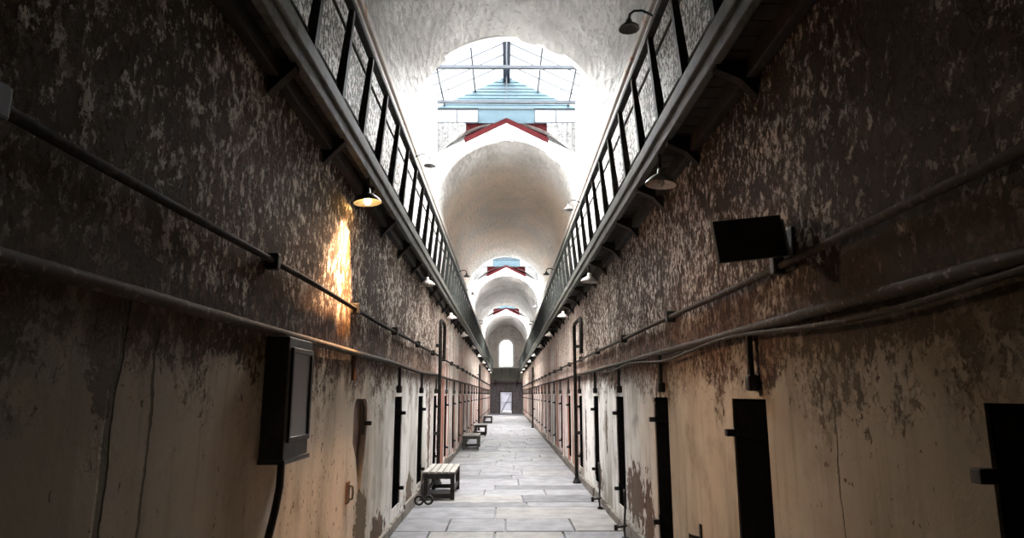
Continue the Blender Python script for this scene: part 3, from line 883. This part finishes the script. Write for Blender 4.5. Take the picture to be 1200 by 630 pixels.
# ------------------------------------------------------------------ benches
def bench_proto():
    L, W, H = 1.28, .50, .42
    root = bpy.data.objects.new('slatted_bench', None); C.objects.link(root); root.empty_display_size = .1
    n = 5; sw = W/n
    for i in range(n):
        x0 = -W/2 + i*sw
        m = MB(); m.chbox((x0+.006, 0, H-.032), (x0+sw-.006, L, H), .008); m.build('slat', M_WOOD, root)
    for y in (.035, L-.095):
        for x in (-W/2+.01, W/2-.075):
            m = MB(); m.chbox((x, y, 0), (x+.065, y+.06, H-.033), .006); m.build('leg', M_WOODD, root)
        m = MB(); m.chbox((-W/2+.075, y+.01, H-.11), (W/2-.075, y+.05, H-.034), .005); m.build('end_rail', M_WOODD, root)
        m = MB(); m.chbox((-W/2+.075, y+.012, .0+.02), (W/2-.075, y+.048, .085), .005); m.build('end_stretcher', M_WOODD, root)
    for x in (-W/2+.02, W/2-.065):
        m = MB(); m.chbox((x, .095, H-.10), (x+.04, L-.095, H-.034), .005); m.build('side_rail', M_WOODD, root)
        m = MB(); m.chbox((x, .095, .09), (x+.04, L-.095, .14), .005); m.build('side_stretcher', M_WOODD, root)
    return root
bp = bench_proto()
spots = [(-1.04, 10.75), (-1.04, 20.2), (-1.03, 27.2), (-1.03, 38.3)]
for i, (x, y) in enumerate(spots):
    o = bp if i == 0 else dup(bp, (x, y, 0))
    o.location = (x, y, 0)
    tag(o, ['weathered slatted wooden bench closest to the viewer along the left wall', 'slatted wooden bench along the left wall, second one down the corridor',
            'slatted wooden bench along the left wall, third one down the corridor', 'small distant slatted bench by the left wall near the far doorway'][i], 'bench', 'benches along the left wall')

# ------------------------------------------------------------------ ironwork standing at the wall foot
def lever(loc, sg, h, lab, lean=.10):
    root = thing('door_lever', lab, 'lever', loc, 'iron door levers at the foot of the walls')
    m = MB(); m.tube([(0,0,0),(-sg*.01,0,.1),(sg*.01,lean*.4,h*.6),(sg*.015,lean,h-.03),(sg*.015,lean+.02,h),(sg*.015,lean+.05,h-.02)], .013, 8); m.build('rod', M_IRON, root)
    m = MB(); m.tube([(-sg*.10,-.01,.13),(sg*.02,.0,.15)], .014, 8); m.tube([(-sg*.105,-.01,.10),(-sg*.105,-.01,.16)], .022, 8); m.build('cross_handle', M_IRON, root)
    m = MB(); m.chbox((-.035,-.035,0), (.035,.035,.03), .006); m.build('foot', M_IRON, root)
lever((XR-.085, 9.95, 0), 1, .62, 'thin leaning iron lever at the foot of the right wall, farther of the two', .12)
lever((XR-.085, 7.9, 0), 1, .52, 'iron lever with cross handle at the right wall foot, nearer of the two', .06)
def wheel_fit(loc, lab):
    root = thing('iron_ring_fitting', lab, 'iron fitting', loc)
    for k, dx in enumerate((0, .13)):
        m = MB(); M = Matrix.Translation((dx, .05*k, .085)) @ Matrix.Rotation(PI/2, 4, 'X'); m.torus(M, .058, .016); m.build('ring', M_IRON, root)
    m = MB(); m.tube([(0,.02,.09),(.13,.04,.09)], .014, 8); m.build('axle', M_IRON, root)
    m = MB(); m.tube([(.04,.03,.1),(.03,.05,.3),(.045,.06,.45)], .011, 8); m.build('handle_rod', M_IRON, root)
wheel_fit((XL+.10, 10.1, .01), 'pair of black iron rings with an upright rod on the floor before the nearest bench')
def wall_latch():
    root = thing('wall_latch', 'small black iron latch low on the right wall between two cell doors', 'latch', (XR, 5.12, .55))
    m = MB(); m.chbox((-.015,-.02,-.10),(0,.02,.12), .004); m.build('bar', M_IRON, root)
    m = MB(); m.tube([(-.01,0,.02),(-.07,.03,.03),(-.085,.035,.03)], [.012,.012,.022], 8); m.build('knob', M_IRON, root)
wall_latch()

# ------------------------------------------------------------------ lights
W = bpy.data.worlds.new('overcast_sky'); bpy.context.scene.world = W; W.use_nodes = True
W.node_tree.nodes['Background'].inputs[0].default_value = (.93, .97, 1.0, 1)
W.node_tree.nodes['Background'].inputs[1].default_value = .55
def spot(name, loc, aim, energy, col, size, blend, radius):
    l = bpy.data.lights.new(name, 'SPOT'); l.energy = energy; l.color = col; l.spot_size = size; l.spot_blend = blend; l.shadow_soft_size = radius
    o = bpy.data.objects.new(name, l); C.objects.link(o); o.location = loc
    o.rotation_euler = (Vector(aim)-Vector(loc)).to_track_quat('-Z','Y').to_euler()
    return o
spot('lamp_beam', (-1.262, 5.57, 3.21), (-1.40, 5.57, 2.2), 150, (1,.46,.11), math.radians(29), .45, .015)
spot('lamp_spill', (-1.20, 5.5, 3.205), (-1.30, 5.05, 1.0), 180, (1,.57,.29), math.radians(80), .9, .04)
spot('lamp_glow', (-1.197, 5.5, 3.20), (-.2, 4.6, 1.0), 30, (1,.68,.44), math.radians(120), .9, .05)

sl = bpy.data.lights.new('daylight', 'SUN'); sl.energy = 34; sl.angle = math.radians(125); sl.color = (1,.985,.96)
so = bpy.data.objects.new('daylight', sl); C.objects.link(so); so.location = (0, 12, 30); so.rotation_euler = (math.radians(0), 0, 0)
# ------------------------------------------------------------------ camera
cam = bpy.data.cameras.new('camera'); co = bpy.data.objects.new('camera', cam); C.objects.link(co)
F = 780.0
cam.sensor_fit = 'HORIZONTAL'; cam.sensor_width = 36; cam.lens = 36*F/1200
co.location = (0, 0, 1.6)
pitch = math.atan(147/F); yaw = -math.atan(7/F*math.cos(pitch))
co.rotation_euler = (PI/2 + pitch, 0, yaw)
cam.clip_start = .05; cam.clip_end = 300
sc = bpy.context.scene
sc.camera = co
sc.view_settings.view_transform = 'Standard'; sc.view_settings.look = 'None'
sc.view_settings.exposure = 2.4; sc.view_settings.gamma = 1; sc.view_settings.use_curve_mapping = False
sc.cycles.max_bounces = 10; sc.cycles.diffuse_bounces = 8; sc.cycles.transparent_max_bounces = 12
sc.cycles.use_denoising = True
sc.cycles.sample_clamp_indirect = 8
